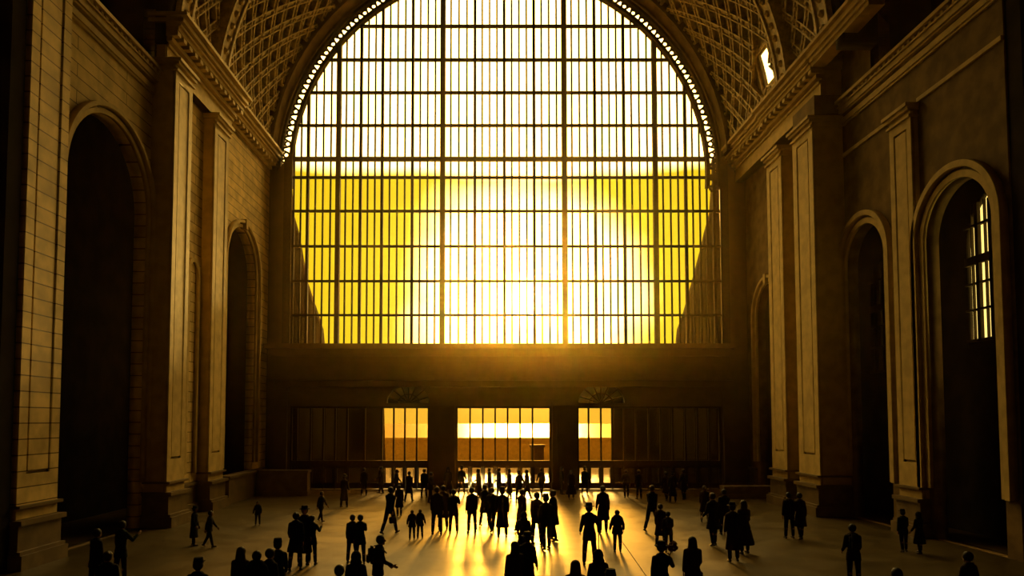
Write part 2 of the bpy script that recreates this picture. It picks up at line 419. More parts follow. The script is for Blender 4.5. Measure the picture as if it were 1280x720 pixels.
for k, (p0, p1) in enumerate(LUNS):
    c, r = (xx(p0) + xx(p1)) / 2, (xx(p1) - xx(p0)) / 2; zb_ = ztr + .22
    f = empty('window_%d' % (k + 2)); f['kind'] = 'structure'
    for t in (20, 45, 70, 90, 110, 135, 160):
        bm = bmesh.new(); tube(bm, (c, YD, zb_), (c + r * math.cos(math.radians(t)), YD, zb_ + .86 * r * math.sin(math.radians(t))), .05, n=6); obj('fan_bar', bm, BRONZE, f)
    bm = bmesh.new()
    for i in range(12):
        a, b = math.pi * i / 12, math.pi * (i + 1) / 12
        tube(bm, (c + .5 * r * math.cos(a), YD, zb_ + .43 * r * math.sin(a)), (c + .5 * r * math.cos(b), YD, zb_ + .43 * r * math.sin(b)), .04, n=6)
    obj('fan_ring', bm, BRONZE, f)
    plate('fan_pane', lun(p0, p1), [], 'Y', YD + .1, YD + .11, GL_DARK, f)

# ------------------------------------------------------------------ barrel vault
VY0, VY1 = 31.9, 49.6
th0, th1 = math.radians(4), math.radians(176)
def cyl(bm, r_in, r_out, y0, y1, t0, t1, n=72, skip=None, ny=1):
    for j in range(ny):
        ya, yb = y0 + (y1 - y0) * j / ny, y0 + (y1 - y0) * (j + 1) / ny
        for i in range(n):
            a, b = t0 + (t1 - t0) * i / n, t0 + (t1 - t0) * (i + 1) / n
            if skip and skip((a + b) / 2, (ya + yb) / 2): continue
            v = []
            for t in (a, b):
                for r in (r_in, r_out):
                    for y in (ya, yb): v.append(bm.verts.new((CX + r * math.cos(t), y, CZ + r * math.sin(t))))
            for f in ((0, 1, 5, 4), (2, 6, 7, 3), (0, 4, 6, 2), (1, 3, 7, 5), (0, 2, 3, 1), (4, 5, 7, 6)): bm.faces.new([v[q] for q in f])
OC = (math.radians(8.5), math.radians(16.5), 39.3, 41.1)
def skip(t, y): return OC[0] < t < OC[1] and OC[2] < y < OC[3]
bm = bmesh.new(); cyl(bm, 15.55, 15.72, VY0, VY1, th0, th1, n=86, skip=skip, ny=24)
bmesh.ops.remove_doubles(bm, verts=bm.verts[:], dist=1e-4)
obj('ceiling', bm, VAULT, kind='structure', smooth_=False)
def band(nm, y0, y1, r, mat=PLAIN, edge=True):
    bm = bmesh.new(); cyl(bm, r, 15.6, y0, y1, th0, th1, n=90)
    if edge:
        for ya in (y0 + .02, y1 - .2): cyl(bm, r - .12, r + .02, ya, ya + .18, th0, th1, n=90)
    return obj(nm, bm, mat, kind='structure')
band('trim_end_arch', 46.5, 48.0, 15.12, RSTONE)
band('trim_vault_rib', 36.6, 37.9, 14.95, RIBM)
band('trim_entrance_rib', 31.9, 33.2, 14.95, RIBM)
# rosettes on the transverse ribs
bm = bmesh.new()
for yy in (37.25, 32.55):
    for i in range(64):
        t = th0 + (th1 - th0) * (i + .5) / 64
        ball(bm, (CX + 14.93 * math.cos(t), yy, CZ + 14.93 * math.sin(t)), .2, sub=1)
obj('trim_rib_rosettes', bm, RIBM, kind='structure')
# diagonal coffering
def lattice(nm, ya, yb, pitch=1.75):
    bm = bmesh.new(); R = 15.45; L_ = yb - ya; dt = L_ / R * 1.15; seg = 20
    k = int((th1 - th0 + dt) * R / pitch) + 1
    for sgn in (1, -1):
        for i in range(k):
            s0 = th0 - dt + i * pitch / R
            runs, cur = [], []
            for j in range(seg + 1):
                u = j / seg; t = s0 + dt * (u if sgn > 0 else 1 - u)
                if t < th0 or t > th1 or skip(t, ya + L_ * u):
                    if cur: runs.append(cur)
                    cur = []; continue
                cur.append(((CX + R * math.cos(t), ya + L_ * u, CZ + R * math.sin(t)), t))
            if cur: runs.append(cur)
            tang = math.atan2(1.15, 1) * sgn
            for run in runs:
                if len(run) < 2: continue
                pts = [p_ for p_, t in run]; fr = [t for p_, t in run]
                def nx(i, fr=fr, tang=tang):
                    t = fr[i]; rad = Vector((math.cos(t), 0, math.sin(t))); circ = Vector((-math.sin(t), 0, math.cos(t)))
                    return circ * math.cos(tang) - Vector((0, 1, 0)) * math.sin(tang), rad
                sweep(bm, pts, [(-.2, -.12), (.2, -.12), (.2, .12), (-.2, .12)], nx)
                for off in (-.17, .17): sweep(bm, pts, [(off - .04, -.2), (off + .04, -.2), (off + .04, -.1), (off - .04, -.1)], nx)
                for j in range(0, len(pts), 2):
                    t = fr[j]; ball(bm, Vector(pts[j]) - Vector((math.cos(t), 0, math.sin(t))) * .16, .13, sub=1)
    return obj(nm, bm, RIBM, kind='structure')
lattice('ceiling_lattice', 37.9, 46.5)
lattice('ceiling_lattice_crossing', 33.2, 36.6)
# small clerestory light low in the vault
f = empty('window_6'); f['kind'] = 'structure'
bm = bmesh.new()
for yy in (OC[2], OC[3]): cyl(bm, 15.45, 15.6, yy - .08, yy + .08, OC[0], OC[1], n=8)
cyl(bm, 15.45, 15.6, OC[2], OC[3], OC[1] - .006, OC[1] + .006, n=1); cyl(bm, 15.45, 15.6, OC[2], OC[3], OC[0] - .006, OC[0] + .006, n=1)
obj('window_frame', bm, RIBM, f)
bm = bmesh.new(); cyl(bm, 15.62, 15.63, OC[2], OC[3], OC[0], OC[1], n=8); obj('window_pane', bm, GL_CLEAR, f)

# ------------------------------------------------------------------ side walls
def side_wall(nm, X, sgn, y0, ytop, holes, mat=STONE):
    """sgn +1: wall body lies at larger x"""
    out = [(y0, 0), (YB, 0), (YB, 22.9), (ytop, 22.9), (ytop, 20.1), (y0, 20.1)]
    return plate(nm, out, holes, 'X', X, X + sgn * .5, mat, kind='structure')
LA = [(27.77, 3.03, 13.4), (42.7, 2.65, 13.45)]
niche_l = (35.35, .75, 12.2)
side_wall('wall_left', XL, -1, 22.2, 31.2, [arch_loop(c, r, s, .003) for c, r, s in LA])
RA = [(26.25, 1.95, 11.55), (32.75, 1.7, 11.9), (44.1, 2.1, 11.0)]
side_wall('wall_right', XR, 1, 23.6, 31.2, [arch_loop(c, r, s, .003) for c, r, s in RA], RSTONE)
def archivolt(X, sgn, c, r, s, w_=.42):
    """moulded surround standing proud into the hall; sgn = direction into the wall"""
    root = empty('trim_arch_surround', (0, 0, 0)); root['kind'] = 'structure'
    arch_ring('outer_moulding', c, r + w_ * .62, r + w_, s, 1.95, 'X', X, X - sgn * .30, PLAIN, root)
    arch_ring('inner_moulding', c, r, r + w_ * .42, s, 1.95, 'X', X, X - sgn * .14, PLAIN, root)
    if c > 40:
        bm = bmesh.new(); box(bm, X, X - sgn * .36, c - .16, c + .16, s + r - .08, s + r + w_ + .1)
        obj('keystone', bm, PLAIN, root)
for c, r, s in LA: archivolt(XL, -1, c, r, s)
for c, r, s in RA[:2]: archivolt(XR, 1, c, r, s, .6)
archivolt(XR, 1, *RA[2])
obj('wall_left_shade_cap', boxes((-19.0, -14.66, 21.5, 22.18, 0, 20.0)), SHADE, kind='structure')  # added near-black block, paints the near wall end as shade
obj('wall_right_shade_cap', boxes((17.36, 19.7, 22.9, 23.58, 0, 20.0)), SHADE, kind='structure')  # same added shade block for the right wall end
# back of the blind arches (deep shaded recesses)
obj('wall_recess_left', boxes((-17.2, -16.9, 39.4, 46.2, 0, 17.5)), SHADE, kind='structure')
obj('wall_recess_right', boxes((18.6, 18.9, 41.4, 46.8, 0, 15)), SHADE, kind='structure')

def mould_run(bm, X, sgn, y0, y1, items):
    """items: (z0, z1, projection); sgn = direction into the wall"""
    for z0, z1, p in items: box(bm, X + sgn * .05, X - sgn * p, y0 - p * .0, y1 + p * .0, z0, z1)
def pilaster(nm, X0, X, y0, y1, z1, mat=STONE, panel=True, plinth=1.95):
    """pilaster from wall face X0 out to X, with a sunk panel, plinth and cap"""
    s = 1 if X0 > X else -1     # direction into the wall
    root = empty(nm); root['kind'] = 'structure'
    W = y1 - y0; m_ = W * .2
    if panel:
        out = [(y0, 0), (y1, 0), (y1, z1), (y0, z1)]
        hole_ = [(y0 + m_, 2.9), (y1 - m_, 2.9), (y1 - m_, z1 - .9), (y0 + m_, z1 - .9)]
        plate('shaft', out, [hole_], 'X', X, X + s * .14, mat, root)
        obj('shaft_core', boxes((X + s * .14, X0, y0, y1, 0, z1)), mat, root)
        g = W * .055
        obj('sunk_panel', boxes((X + s * .02, X + s * .16, y0 + m_ + g, y1 - m_ - g, 2.9 + .1, z1 - 1.0)), mat, root)
    else:
        obj('shaft', boxes((X, X0, y0, y1, 0, z1)), mat, root)
    bm = bmesh.new()
    e = .14
    for z0_, z1_, p in ((0, .45, .32), (.45, .56, .24), (.56, 1.35, .12), (1.35, 1.5, .26), (1.86, 1.95, .16)):
        box(bm, X0, X - s * p, y0 - p * .5, y1 + p * .5, z0_, z1_)
    obj('plinth', bm, DADO, root)
    bm = bmesh.new()
    for z0_, z1_, p in ((z1 - .55, z1 - .45, .1), (z1 - .28, z1 - .14, .16), (z1 - .14, z1, .26)):
        box(bm, X0, X - s * p, y0 - p * .5, y1 + p * .5, z0_, z1_)
    obj('capital', bm, PLAIN, root)
    return root
pilaster('trim_left_pilaster', XL, -14.55, 22.3, 24.4, 23.5)
pilaster('trim_left_pier', XL, -13.87, 31.1, 32.9, 20.6, PLAIN)
pilaster('trim_left_pier', XL, -14.3, 36.8, 38.8, 20.6, PLAIN)
pilaster('trim_right_pilaster', XR, 17.0, 28.5, 30.05, 17.4, PLAIN)
pilaster('trim_right_pier', XR, 15.8, 34.6, 36.9, 19.5, PLAIN)
pilaster('trim_right_pier', XR, 15.8, 38.4, 40.4, 19.5, PLAIN)
# narrow niche between the two piers on the left side
arch_ring('trim_niche_surround', 35.7, .5, .7, 12.0, 1.95, 'X', XL, XL + .16, PLAIN, kind='structure')

# entablatures over the near bays
def band_entab(nm, X, sgn, y0, y1):
    bm = bmesh.new()
    mould_run(bm, X, sgn, y0, y1, [(18.9, 19.0, .10), (19.0, 19.25, .16), (19.42, 19.5, .2), (19.5, 19.75, .28), (19.75, 19.82, .36), (19.95, 20.1, .46)])
    k = int((y1 - y0) / .35)
    for i in range(k):
        yy = y0 + (i + .2) * (y1 - y0) / k; box(bm, X, X - sgn * .34, yy, yy + .18, 19.82, 19.95)
    return obj(nm, bm, PLAIN, kind='structure')
band_entab('trim_left_cornice', XL, -1, 22.2, 31.2)
band_entab('trim_right_cornice', XR, 1, 23.6, 34.4)
obj('trim_right_string_course', boxes((XR + .05, XR - .10, 23.6, 28.4, 17.38, 17.55), (XR + .05, XR - .10, 30.1, 34.5, 17.38, 17.55)), PLAIN, kind='structure')
# main cornice carrying the vault
def main_cornice(nm, Xwall, Xc, zt, y0, y1):
    s = 1 if Xwall > Xc else -1
    bm = bmesh.new(); prof = [(0, .16, 0), (.24, .42, .18), (.50, .60, .30), (.60, .78, .42), (1.0, 1.2, .75), (1.3, 1.42, .9), (1.42, 2.2, 1.0)]
    for a, b, inset in prof: box(bm, Xwall + s * .3, Xc + s * inset, y0 + inset * .35, y1 - inset * .35 * (y1 < YB - .1), zt - b, zt - a)
    box(bm, Xwall + s * .3, Xc + s * 1.05, y0 + .3, y1 - .3 * (y1 < YB - .1), zt - 2.2, zt)
    box(bm, Xwall + s * .3, Xc + s * .5, y0 + .1, y1 - .1, zt - .5, zt - .1)
    k = int((y1 - y0) / .62)
    for i in range(k):
        yy = y0 + (i + .25) * (y1 - y0) / k; box(bm, Xc + s * 1.1, Xc + s * .45, yy, yy + .32, zt - 1.0, zt - .8)
    return obj(nm, bm, PLAIN, kind='structure')
main_cornice('trim_left_main_cornice', XL, -13.45, 22.75, 31.1, 39.9)
main_cornice('trim_left_rear_cornice', XL, -14.0, 22.75, 39.9, YB)
main_cornice('trim_right_main_cornice', XR, 15.3, 22.6, 34.3, 41.2)
bm = bmesh.new()
for a_, b_, i_ in ((0, .16, 0), (.16, .42, .18), (.42, .60, .30), (.60, .78, .42)): box(bm, 16.4, 15.3 + i_, 28.6 + i_, 34.3, 22.6 - b_, 22.6 - a_)
obj('trim_right_crossing_cornice', bm, PLAIN, kind='structure')
main_cornice('trim_right_rear_cornice', XR, 15.65, 22.9, 41.2, YB)
# wall block in the shade-darkened stone behind the right crossing pier, above the band
obj('wall_right_pier_block', boxes((15.9, XR, 34.5, 37.0, 19.55, 20.5)), RSTONE, kind='structure')
# plinth runs along the walls between the openings
def plinth_run(nm, X, sgn, segs):
    bm = bmesh.new()
    for y0, y1 in segs: mould_run(bm, X, sgn, y0, y1, [(0, .45, .2), (.45, 1.35, .06), (1.35, 1.5, .16)])
    return obj(nm, bm, DADO, kind='structure')
plinth_run('baseboard_left', XL, -1, [(31.25, 31.8), (34.2, 36.6), (39.0, 39.6), (45.8, YB)])
plinth_run('baseboard_right', XR, 1, [(28.9, 28.95), (30.2, 30.4), (37.1, 38.2), (40.6, 41.5), (46.7, YB)])

# windows in the outer aisle wall
def aisle_window(nm, loop, X, glassm):
    f = empty(nm); f['kind'] = 'structure'
    ys = [p[0] for p in loop]; zs_ = [p[1] for p in loop]; y0, y1, z0, z1 = min(ys), max(ys), min(zs_), max(zs_)
    for t, hw in ((.333, .10), (.666, .10)): obj('window_mullion', boxes((X, X + .14, y0 + (y1 - y0) * t - hw, y0 + (y1 - y0) * t + hw, z0, z1 - .3)), BRONZE, f)
    for t in (.166, .5, .833): obj('glazing_bar', boxes((X + .06, X + .16, y0 + (y1 - y0) * t - .03, y0 + (y1 - y0) * t + .03, z0, z1 - .25)), BRONZE, f)
    for zz, h in ((z0 + (z1 - z0) * .22, .04), (z0 + (z1 - z0) * .40, .04), (z0 + (z1 - z0) * .56, .17), (z0 + (z1 - z0) * .80, .05), (z0 + .05, .06)): obj('window_transom', boxes((X, X + .14, y0, y1, zz - h, zz + h)), BRONZE, f)
    plate('window_pane', loop, [], 'X', X + .26, X + .28, glassm, f)
aisle_window('window_4', wloop, 19.6, GL_CLEAR)
aisle_window('window_5', wloop2, 19.6, GL_DARK)

# low stone ledges before the end wall
LEDGE_M = DADO
def ledge(nm, px0, px1, top_py, Y, extra, label):
    x0, x1 = P(px0, 600, Y).x, P(px1, 600, Y).x; zt = P(0, top_py, Y).z
    x0 = max(x0, XL + .12); x1 = min(x1, XR - .25)
    bs = [(x0, x1, Y, Y + .7, 0, zt - .14), (x0 - .02, x1 + .06, Y - .08, Y + .78, zt - .14, zt), (x0, x1 + .05, Y - .06, Y + .76, 0, .25)]
    if extra: bs += [(x0, x0 + .6, Y - extra, Y, 0, zt - .14), (x0 - .02, x0 + .68, Y - extra - .06, Y, zt - .14, zt)]
    o = obj(nm, boxes(*bs), LEDGE_M)
    return tag(o, label, 'low wall')
ledge('stone_ledge', 262, 384, 588, 44.0, 4.6, 'long low stone ledge under the wall arch beside the dim glass doors')
ledge('stone_ledge', 905, 985, 608, 42.5, 0, 'low dark stone ledge beyond the glass doors, at the foot of the lit piers')

# ------------------------------------------------------------------ outside: flanking masonry masses, parapet, kiosk
def mass(nm, pts, Y, dep, label):
    loop = [(P(x, y, Y).x, P(x, y, Y).z) for x, y in pts]
    loop = [(x, max(z_, -.05)) for x, z_ in loop]
    o = plate(nm, loop, [], 'Y', Y, Y + dep, OUTST); return tag(o, label, 'buttress')
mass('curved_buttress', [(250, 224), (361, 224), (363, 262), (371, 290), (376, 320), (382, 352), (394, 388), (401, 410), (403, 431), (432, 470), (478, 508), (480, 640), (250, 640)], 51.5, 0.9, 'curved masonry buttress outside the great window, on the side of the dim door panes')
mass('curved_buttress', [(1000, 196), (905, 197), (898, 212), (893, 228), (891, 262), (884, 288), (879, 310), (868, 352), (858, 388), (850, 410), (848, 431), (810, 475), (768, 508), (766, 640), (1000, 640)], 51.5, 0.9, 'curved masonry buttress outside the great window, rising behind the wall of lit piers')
p = P(0, 547, 75.0)
tag(obj('parapet', boxes((-30, 40, 75, 75.5, -.05, p.z - .25), (-30, 40, 74.9, 75.6, p.z - .25, p.z)), pbr('parapet_stone', (.66, .50, .12), .8, .2, var=.15)), 'tan parapet wall seen through the glass door front', 'wall')
q = P(672, 562, 62.0)
tag(obj('street_kiosk', boxes((q.x - .55, q.x + .55, 62, 63, -.05, P(0, 559, 62).z), (q.x - .65, q.x + .65, 61.9, 63.1, P(0, 559, 62).z, P(0, 556, 62).z)), BRONZE), 'small dark kiosk outside, seen through the middle door panes', 'kiosk')

# ------------------------------------------------------------------ people
CLOTH = [pbr('cloth_black', (.012, .010, .010), .9, .1), pbr('cloth_navy', (.012, .014, .022), .9, .1), pbr('cloth_brown', (.03, .016, .009), .9, .1), pbr('cloth_green', (.012, .02, .012), .9, .1)]
SKIN = pbr('skin', (.30, .16, .10), .6, .3); HAIR = pbr('dark_hair', (.012, .008, .006), .6, .3); SHOE = pbr('shoe_leather', (.015, .01, .008), .4, .4)
def remeshed(name, bm, vox, smooth_it=4):
    me = bpy.data.meshes.new(name); bm.to_mesh(me); bm.free()
    o = bpy.data.objects.new(name, me); COL.objects.link(o)
    md = o.modifiers.new('r', 'REMESH'); md.mode = 'VOXEL'; md.voxel_size = vox; md.use_smooth_shade = True
    ms = o.modifiers.new('s', 'SMOOTH'); ms.factor = .5; ms.iterations = smooth_it
    dg = bpy.context.evaluated_depsgraph_get(); m2 = bpy.data.meshes.new_from_object(o.evaluated_get(dg))
    bpy.data.objects.remove(o); bpy.data.meshes.remove(me); m2.name = name
    return m2
def rot(v, ax, a): return Matrix.Rotation(a, 3, ax) @ Vector(v)
def make_body(pose):
    """facing -y; returns dict of meshes for a figure 1.75 m tall"""
    R = math.radians
    hipz = .93; J = {}
    legs = []
    for s, (th, kn) in zip((-1, 1), pose['legs']):      # thigh swing forward (deg), knee bend
        hip = Vector((s * .095, 0, hipz)); sp = pose.get('spread', 4)
        d1 = rot(rot((0, 0, -1), 'X', -R(th)), 'Y', -s * R(sp)); knee = hip + d1 * .43
        d2 = rot(rot((0, 0, -1), 'X', -R(th - kn)), 'Y', -s * R(sp * .6)); ank = knee + d2 * .42
        legs.append((s, hip, knee, ank, R(th - kn)))
    low = min(l[3].z for l in legs) - .085
    sh = Vector((0, 0, -low))
    legs = [(s, h + sh, k + sh, a + sh, t) for s, h, k, a, t in legs]
    lean = R(pose.get('lean', 2))
    pel = Vector((0, 0, hipz)) + sh
    up = lambda x, y, z_: pel + rot((x, y, z_), 'X', lean)
    che = up(0, 0, .40); nek = up(0, .005, .56); hd = up(0, -.02, .70)
    arms = []
    for s, (sw, out, el) in zip((-1, 1), pose['arms']):
        shd = up(s * .165, 0, .475)
        d1 = rot(rot((0, 0, -1), 'X', -R(sw)), 'Y', -s * R(out)); elb = shd + d1 * .29
        d2 = rot(rot((0, 0, -1), 'X', -R(sw + el)), 'Y', -s * R(out * .3)); wr = elb + d2 * .25
        arms.append((s, shd, elb, wr, d2.normalized()))
    out = {}
    bm = bmesh.new()
    ball(bm, pel + Vector((0, 0, .02)), .14, 1.12, .8, .9); capsule(bm, pel, up(0, 0, .2), .125, .12)
    ball(bm, che, .165, 1.05, .68, 1.15); capsule(bm, up(-.10, 0, .46), up(.10, 0, .46), .065, .065)
    capsule(bm, up(0, .01, .5), up(0, -.005, .62), .056, .052)
    for s, h, k, a, t in legs:
        capsule(bm, h, k, .085, .055); capsule(bm, k + Vector((0, .0, 0)), a, .054, .036); ball(bm, k.lerp(a, .28) + Vector((0, .018, 0)), .056, 1, 1, 1.8)
        capsule(bm, a, a + rot((0, -.14, -.045), 'X', -max(-.5, min(.5, t))), .034, .028)
    for s, sd_, e, w_, d in arms:
        capsule(bm, sd_, e, .05, .038); capsule(bm, e, w_, .037, .026)
        side = Vector((s, 0, 0)); side = (side - d * side.dot(d)).normalized(); fwd = d.cross(side) * 1.0
        if fwd.y > 0: fwd = -fwd
        palm = w_ + d * .05; 
        for q in (-1.5, -.5, .5, 1.5): capsule(bm, w_ + d * .01 + fwd * q * .008, w_ + d * .09 + fwd * q * .018, .016, .013)
        for q, ln in zip((-1.5, -.5, .5, 1.5), (.055, .07, .075, .065)):
            b0 = w_ + d * .09 + fwd * q * .0195; b1 = b0 + d * ln * .5 - side * .006; b2 = b1 + d * ln * .42 - side * .02
            capsule(bm, b0, b1, .0095, .0085); capsule(bm, b1, b2, .0085, .0075)
        b0 = w_ + d * .03 + fwd * .028; b1 = b0 + d * .035 + fwd * .03 - side * .008; capsule(bm, b0, b1, .013, .010); capsule(bm, b1, b1 + d * .03, .010, .008)
    # head with face
    ball(bm, hd + Vector((0, .012, .02)), .098, .80, 1.0, 1.05, 3); ball(bm, hd + Vector((0, -.03, -.045)), .066, .86, .95, 1.0, 2)
    ball(bm, hd + Vector((0, -.07, -.095)), .024, 1.2, .8, .8)
    tube(bm, hd + Vector((0, -.088, .025)), hd + Vector((0, -.115, -.022)), .009, .016, 8); ball(bm, hd + Vector((0, -.108, -.024)), .0155)
    ball(bm, hd + Vector((0, -.089, -.06)), .012, 1.9, .8, .5); ball(bm, hd + Vector((0, -.087, -.073)), .012, 1.7, .8, .5)
    for s in (-1, 1):
        ball(bm, hd + Vector((s * .082, .01, -.01)), .026, .35, .8, 1.25); ball(bm, hd + Vector((s * .033, -.082, .035)), .02, 1.2, .5, .45)
    body = remeshed('body', bm, .0085, 3)
    # trousers
    bm = bmesh.new(); fat = pose.get('fat', 1.0)
    ball(bm, pel + Vector((0, 0, .02)), .155, 1.14, .85, .9)
    for s, h, k, a, t in legs:
        capsule(bm, h, k, .098 * fat, .075 * fat); capsule(bm, k, a + (k - a) * .12, .074 * fat, .062)
    if pose.get('skirt'):
        for q in range(8): tube(bm, pel + Vector((0, 0, .05)), pel + Vector((0, 0, -.10 * q - .02)), .15, .15 + .022 * q, 16)
    out['trousers'] = remeshed('trousers', bm, .016, 4)
    # coat
    bm = bmesh.new(); cl = pose.get('coat', .1); cf = pose.get('puff', 1.0)
    ball(bm, che, .19 * cf, 1.06, .74, 1.15); capsule(bm, pel + Vector((0, 0, .05)), up(0, 0, .28), .15 * cf, .15 * cf)
    capsule(bm, up(-.12, 0, .455), up(.12, 0, .455), .078, .078)
    for s_ in (-1, 1): capsule(bm, up(s_ * .03, .0, .56), up(s_ * .135, 0, .47), .05, .07)
    tube(bm, up(0, .0, .5), up(0, -.0, .60), .085, .07, 14)
    n_ = max(1, int(cl / .08))
    for q in range(n_ + 1):
        zz = pel.z + .05 - cl * q / n_; rr = .155 * cf + .16 * cl * q / n_ * pose.get('flare', 1)
        m4 = Matrix.Translation((pel.x, pel.y, zz)) @ Matrix.Diagonal((1.08, .82, 1, 1))
        bmesh.ops.create_cone(bm, cap_ends=True, segments=20, radius1=rr + .01, radius2=rr, depth=.13, matrix=m4)
    for s, sd_, e, w_, d in arms:
        capsule(bm, sd_, e, .066 * cf, .056 * cf); capsule(bm, e, w_ - d * .035, .055 * cf, .044 * cf)
    out['coat'] = remeshed('coat', bm, .015, 4)
    # hair
    bm = bmesh.new(); ball(bm, hd + Vector((0, .025, .028)), .116, .92, 1.0, 1.04, 3)
    if pose.get('hair') == 'long':
        for q in range(5): ball(bm, hd + Vector((0, .045, -.01 - .05 * q)), .115, 1.0 + .05 * q, .75, .9)
    if pose.get('hair') == 'bun': ball(bm, hd + Vector((0, .11, .09)), .05)
    if pose.get('hood'):
        ball(bm, hd + Vector((0, .02, .0)), .135, .9, .95, 1.1); ball(bm, hd + Vector((0, .03, -.12)), .13, 1.1, .9, .7)
    out['hair'] = remeshed('hair', bm, .012, 2)
    # cut the hair away from the face
    b2 = bmesh.new(); b2.from_mesh(out['hair'])
    if not pose.get('hood'):
        bmesh.ops.delete(b2, geom=[v for v in b2.verts if v.co.y < hd.y - .045 and v.co.z < hd.z + .055], context='VERTS')
    b2.to_mesh(out['hair']); b2.free()
    if pose.get('hat'):
        bm = bmesh.new(); c = hd + Vector((0, .01, .075)); br = .17 if pose['hat'] == 'brim' else .115
        bmesh.ops.create_cone(bm, cap_ends=True, segments=24, radius1=br, radius2=br - .01, depth=.014, matrix=Matrix.Translation(c))
        bmesh.ops.create_cone(bm, cap_ends=True, segments=24, radius1=.108, radius2=.088, depth=.11, matrix=Matrix.Translation(c + Vector((0, 0, .055))))
        if pose['hat'] == 'cap': box(bm, -.075 + c.x, .075 + c.x, c.y - .2, c.y - .08, c.z - .008, c.z + .012)
        out['hat'] = remeshed('hat', bm, .009, 2)
    sh_ = []
    for s, h, k, a, t in legs:
        bm = bmesh.new(); tt = -max(-.6, min(.6, t))
        capsule(bm, a + rot((0, .045, -.045), 'X', tt), a + rot((0, -.16, -.052), 'X', tt), .042, .034)
        capsule(bm, a, a + rot((0, -.06, -.035), 'X', tt), .044, .04)
        for v in bm.verts: v.co.z = max(v.co.z, 0.002)
        sh_.append(remeshed('shoe', bm, .01, 2))
    for key, me in out.items(): me.materials.clear()
    body.materials.clear(); body.materials.append(SKIN)
    out['hair'].materials.append(HAIR if not pose.get('hood') else CLOTH[0])
    for k_ in ('trousers', 'coat', 'hat'):
        if k_ in out: out[k_].materials.append(CLOTH[pose.get('col', 0) if k_ == 'coat' else 0])
    for m in sh_: m.materials.clear(); m.materials.append(SHOE)
    return body, out, sh_, pel, che, arms, hd
POSES = {
 'stand':   dict(legs=((2, 0), (-2, 0)), arms=((4, 8, 8), (2, 8, 10)), coat=.18, spread=5),
 'stride':  dict(legs=((19, 6), (-15, 12)), arms=((-18, 7, 10), (22, 7, 18)), coat=.14, lean=4, col=1),
 'stroll':  dict(legs=((13, 4), (-11, 10)), arms=((-9, 8, 12), (12, 8, 14)), coat=.42, lean=3, col=2),
 'longcoat':dict(legs=((5, 0), (-5, 2)), arms=((8, 8, 20), (4, 8, 14)), coat=.55, hat='brim', flare=.7),
 'hatman':  dict(legs=((3, 0), (-3, 0)), arms=((6, 22, 24), (10, 12, 30)), coat=.2, hat='brim', spread=6, col=1),
 'capman':  dict(legs=((8, 4), (-8, 6)), arms=((10, 9, 30), (-4, 9, 12)), coat=.16, hat='cap', col=3),
 'woman':   dict(legs=((4, 0), (-4, 2)), arms=((10, 7, 45), (4, 7, 12)), coat=.62, hair='long', flare=1.5, col=2),
 'phone':   dict(legs=((2, 0), (-3, 0)), arms=((42, 12, 82), (4, 8, 10)), coat=.2, col=3),
 'bearer':  dict(legs=((2, 0), (-3, 0)), arms=((34, 30, 96), (4, 8, 10)), coat=.5, hat='brim', col=1),
 'child':   dict(legs=((4, 0), (-4, 0)), arms=((6, 20, 22), (6, 20, 22)), coat=.16, puff=1.22, fat=1.05, spread=3, hood=False, col=1),
 'pack':    dict(legs=((6, 3), (-6, 3)), arms=((14, 8, 50), (12, 8, 40)), coat=.16, lean=5, pack=True),
 'hooded':  dict(legs=((7, 2), (-7, 4)), arms=((8, 10, 30), (8, 10, 30)), coat=.5, hood=True, flare=1.2),
 'bun':     dict(legs=((9, 3), (-8, 6)), arms=((-6, 10, 10), (12, 9, 36)), coat=.35, hair='bun', col=1, flare=1.3),
}
PROTO, MET = {}, {}
for k_, ps in POSES.items(): MET[k_] = make_body(ps)
def person(px, head, feet, kind, rz, label, group=None):
    if feet is None: feet = (head - 196.3) / .626
    g = G(px, feet)
    h = max(1.0, min(1.92, EYE * (feet - head) / (feet - VY)))
    sc = h / 1.76
    body, parts, shoes, pel, che, arms, hd = MET[kind]
    if kind not in PROTO:
        root = empty('person'); link_mesh('body', body, None, root)
        for nm, me in parts.items(): link_mesh('jacket' if nm == 'coat' and POSES[kind].get('coat', .1) < .3 else nm, me, None, root)
        for m in shoes: link_mesh('shoe', m, None, root)
        PROTO[kind] = root
    else:
        src = PROTO[kind]; root = src.copy(); COL.objects.link(root)
        for ch in list(src.children):
            c = ch.copy(); COL.objects.link(c); c.parent = root
    root.location = g; root.rotation_euler = (0, 0, math.radians(rz)); root.scale = (sc, sc, sc)
    tag(root, label, 'person', group)
    MW = Matrix.Translation(g) @ Matrix.Rotation(math.radians(rz), 4, 'Z') @ Matrix.Scale(sc, 4)
    return root, MW, MET[kind]
def backpack(MW, M, label):
    che = M[4]; bm = bmesh.new(); c = che + Vector((0, .20, -.03))
    box(bm, c.x - .15, c.x + .15, c.y - .09, c.y + .08, c.z - .24, c.z + .2)
    bmesh.ops.bevel(bm, geom=bm.edges[:], offset=.06, segments=3, affect='EDGES')
    o0 = empty('backpack'); a = obj('pack_body', bm, CLOTH[0], o0, smooth_=True)
    obj('front_pocket', boxes((c.x - .11, c.x + .11, c.y + .07, c.y + .12, c.z - .2, c.z - .02)), CLOTH[2], o0)
    for s in (-1, 1):
        bm = bmesh.new(); tube(bm, c + Vector((s * .1, -.08, .18)), c + Vector((s * .12, -.2, .19)), .018); tube(bm, c + Vector((s * .12, -.2, .19)), c + Vector((s * .13, -.36, .02)), .018); obj('shoulder_strap', bm, CLOTH[2], o0)
    o0.matrix_world = MW; return tag(o0, label, 'backpack')
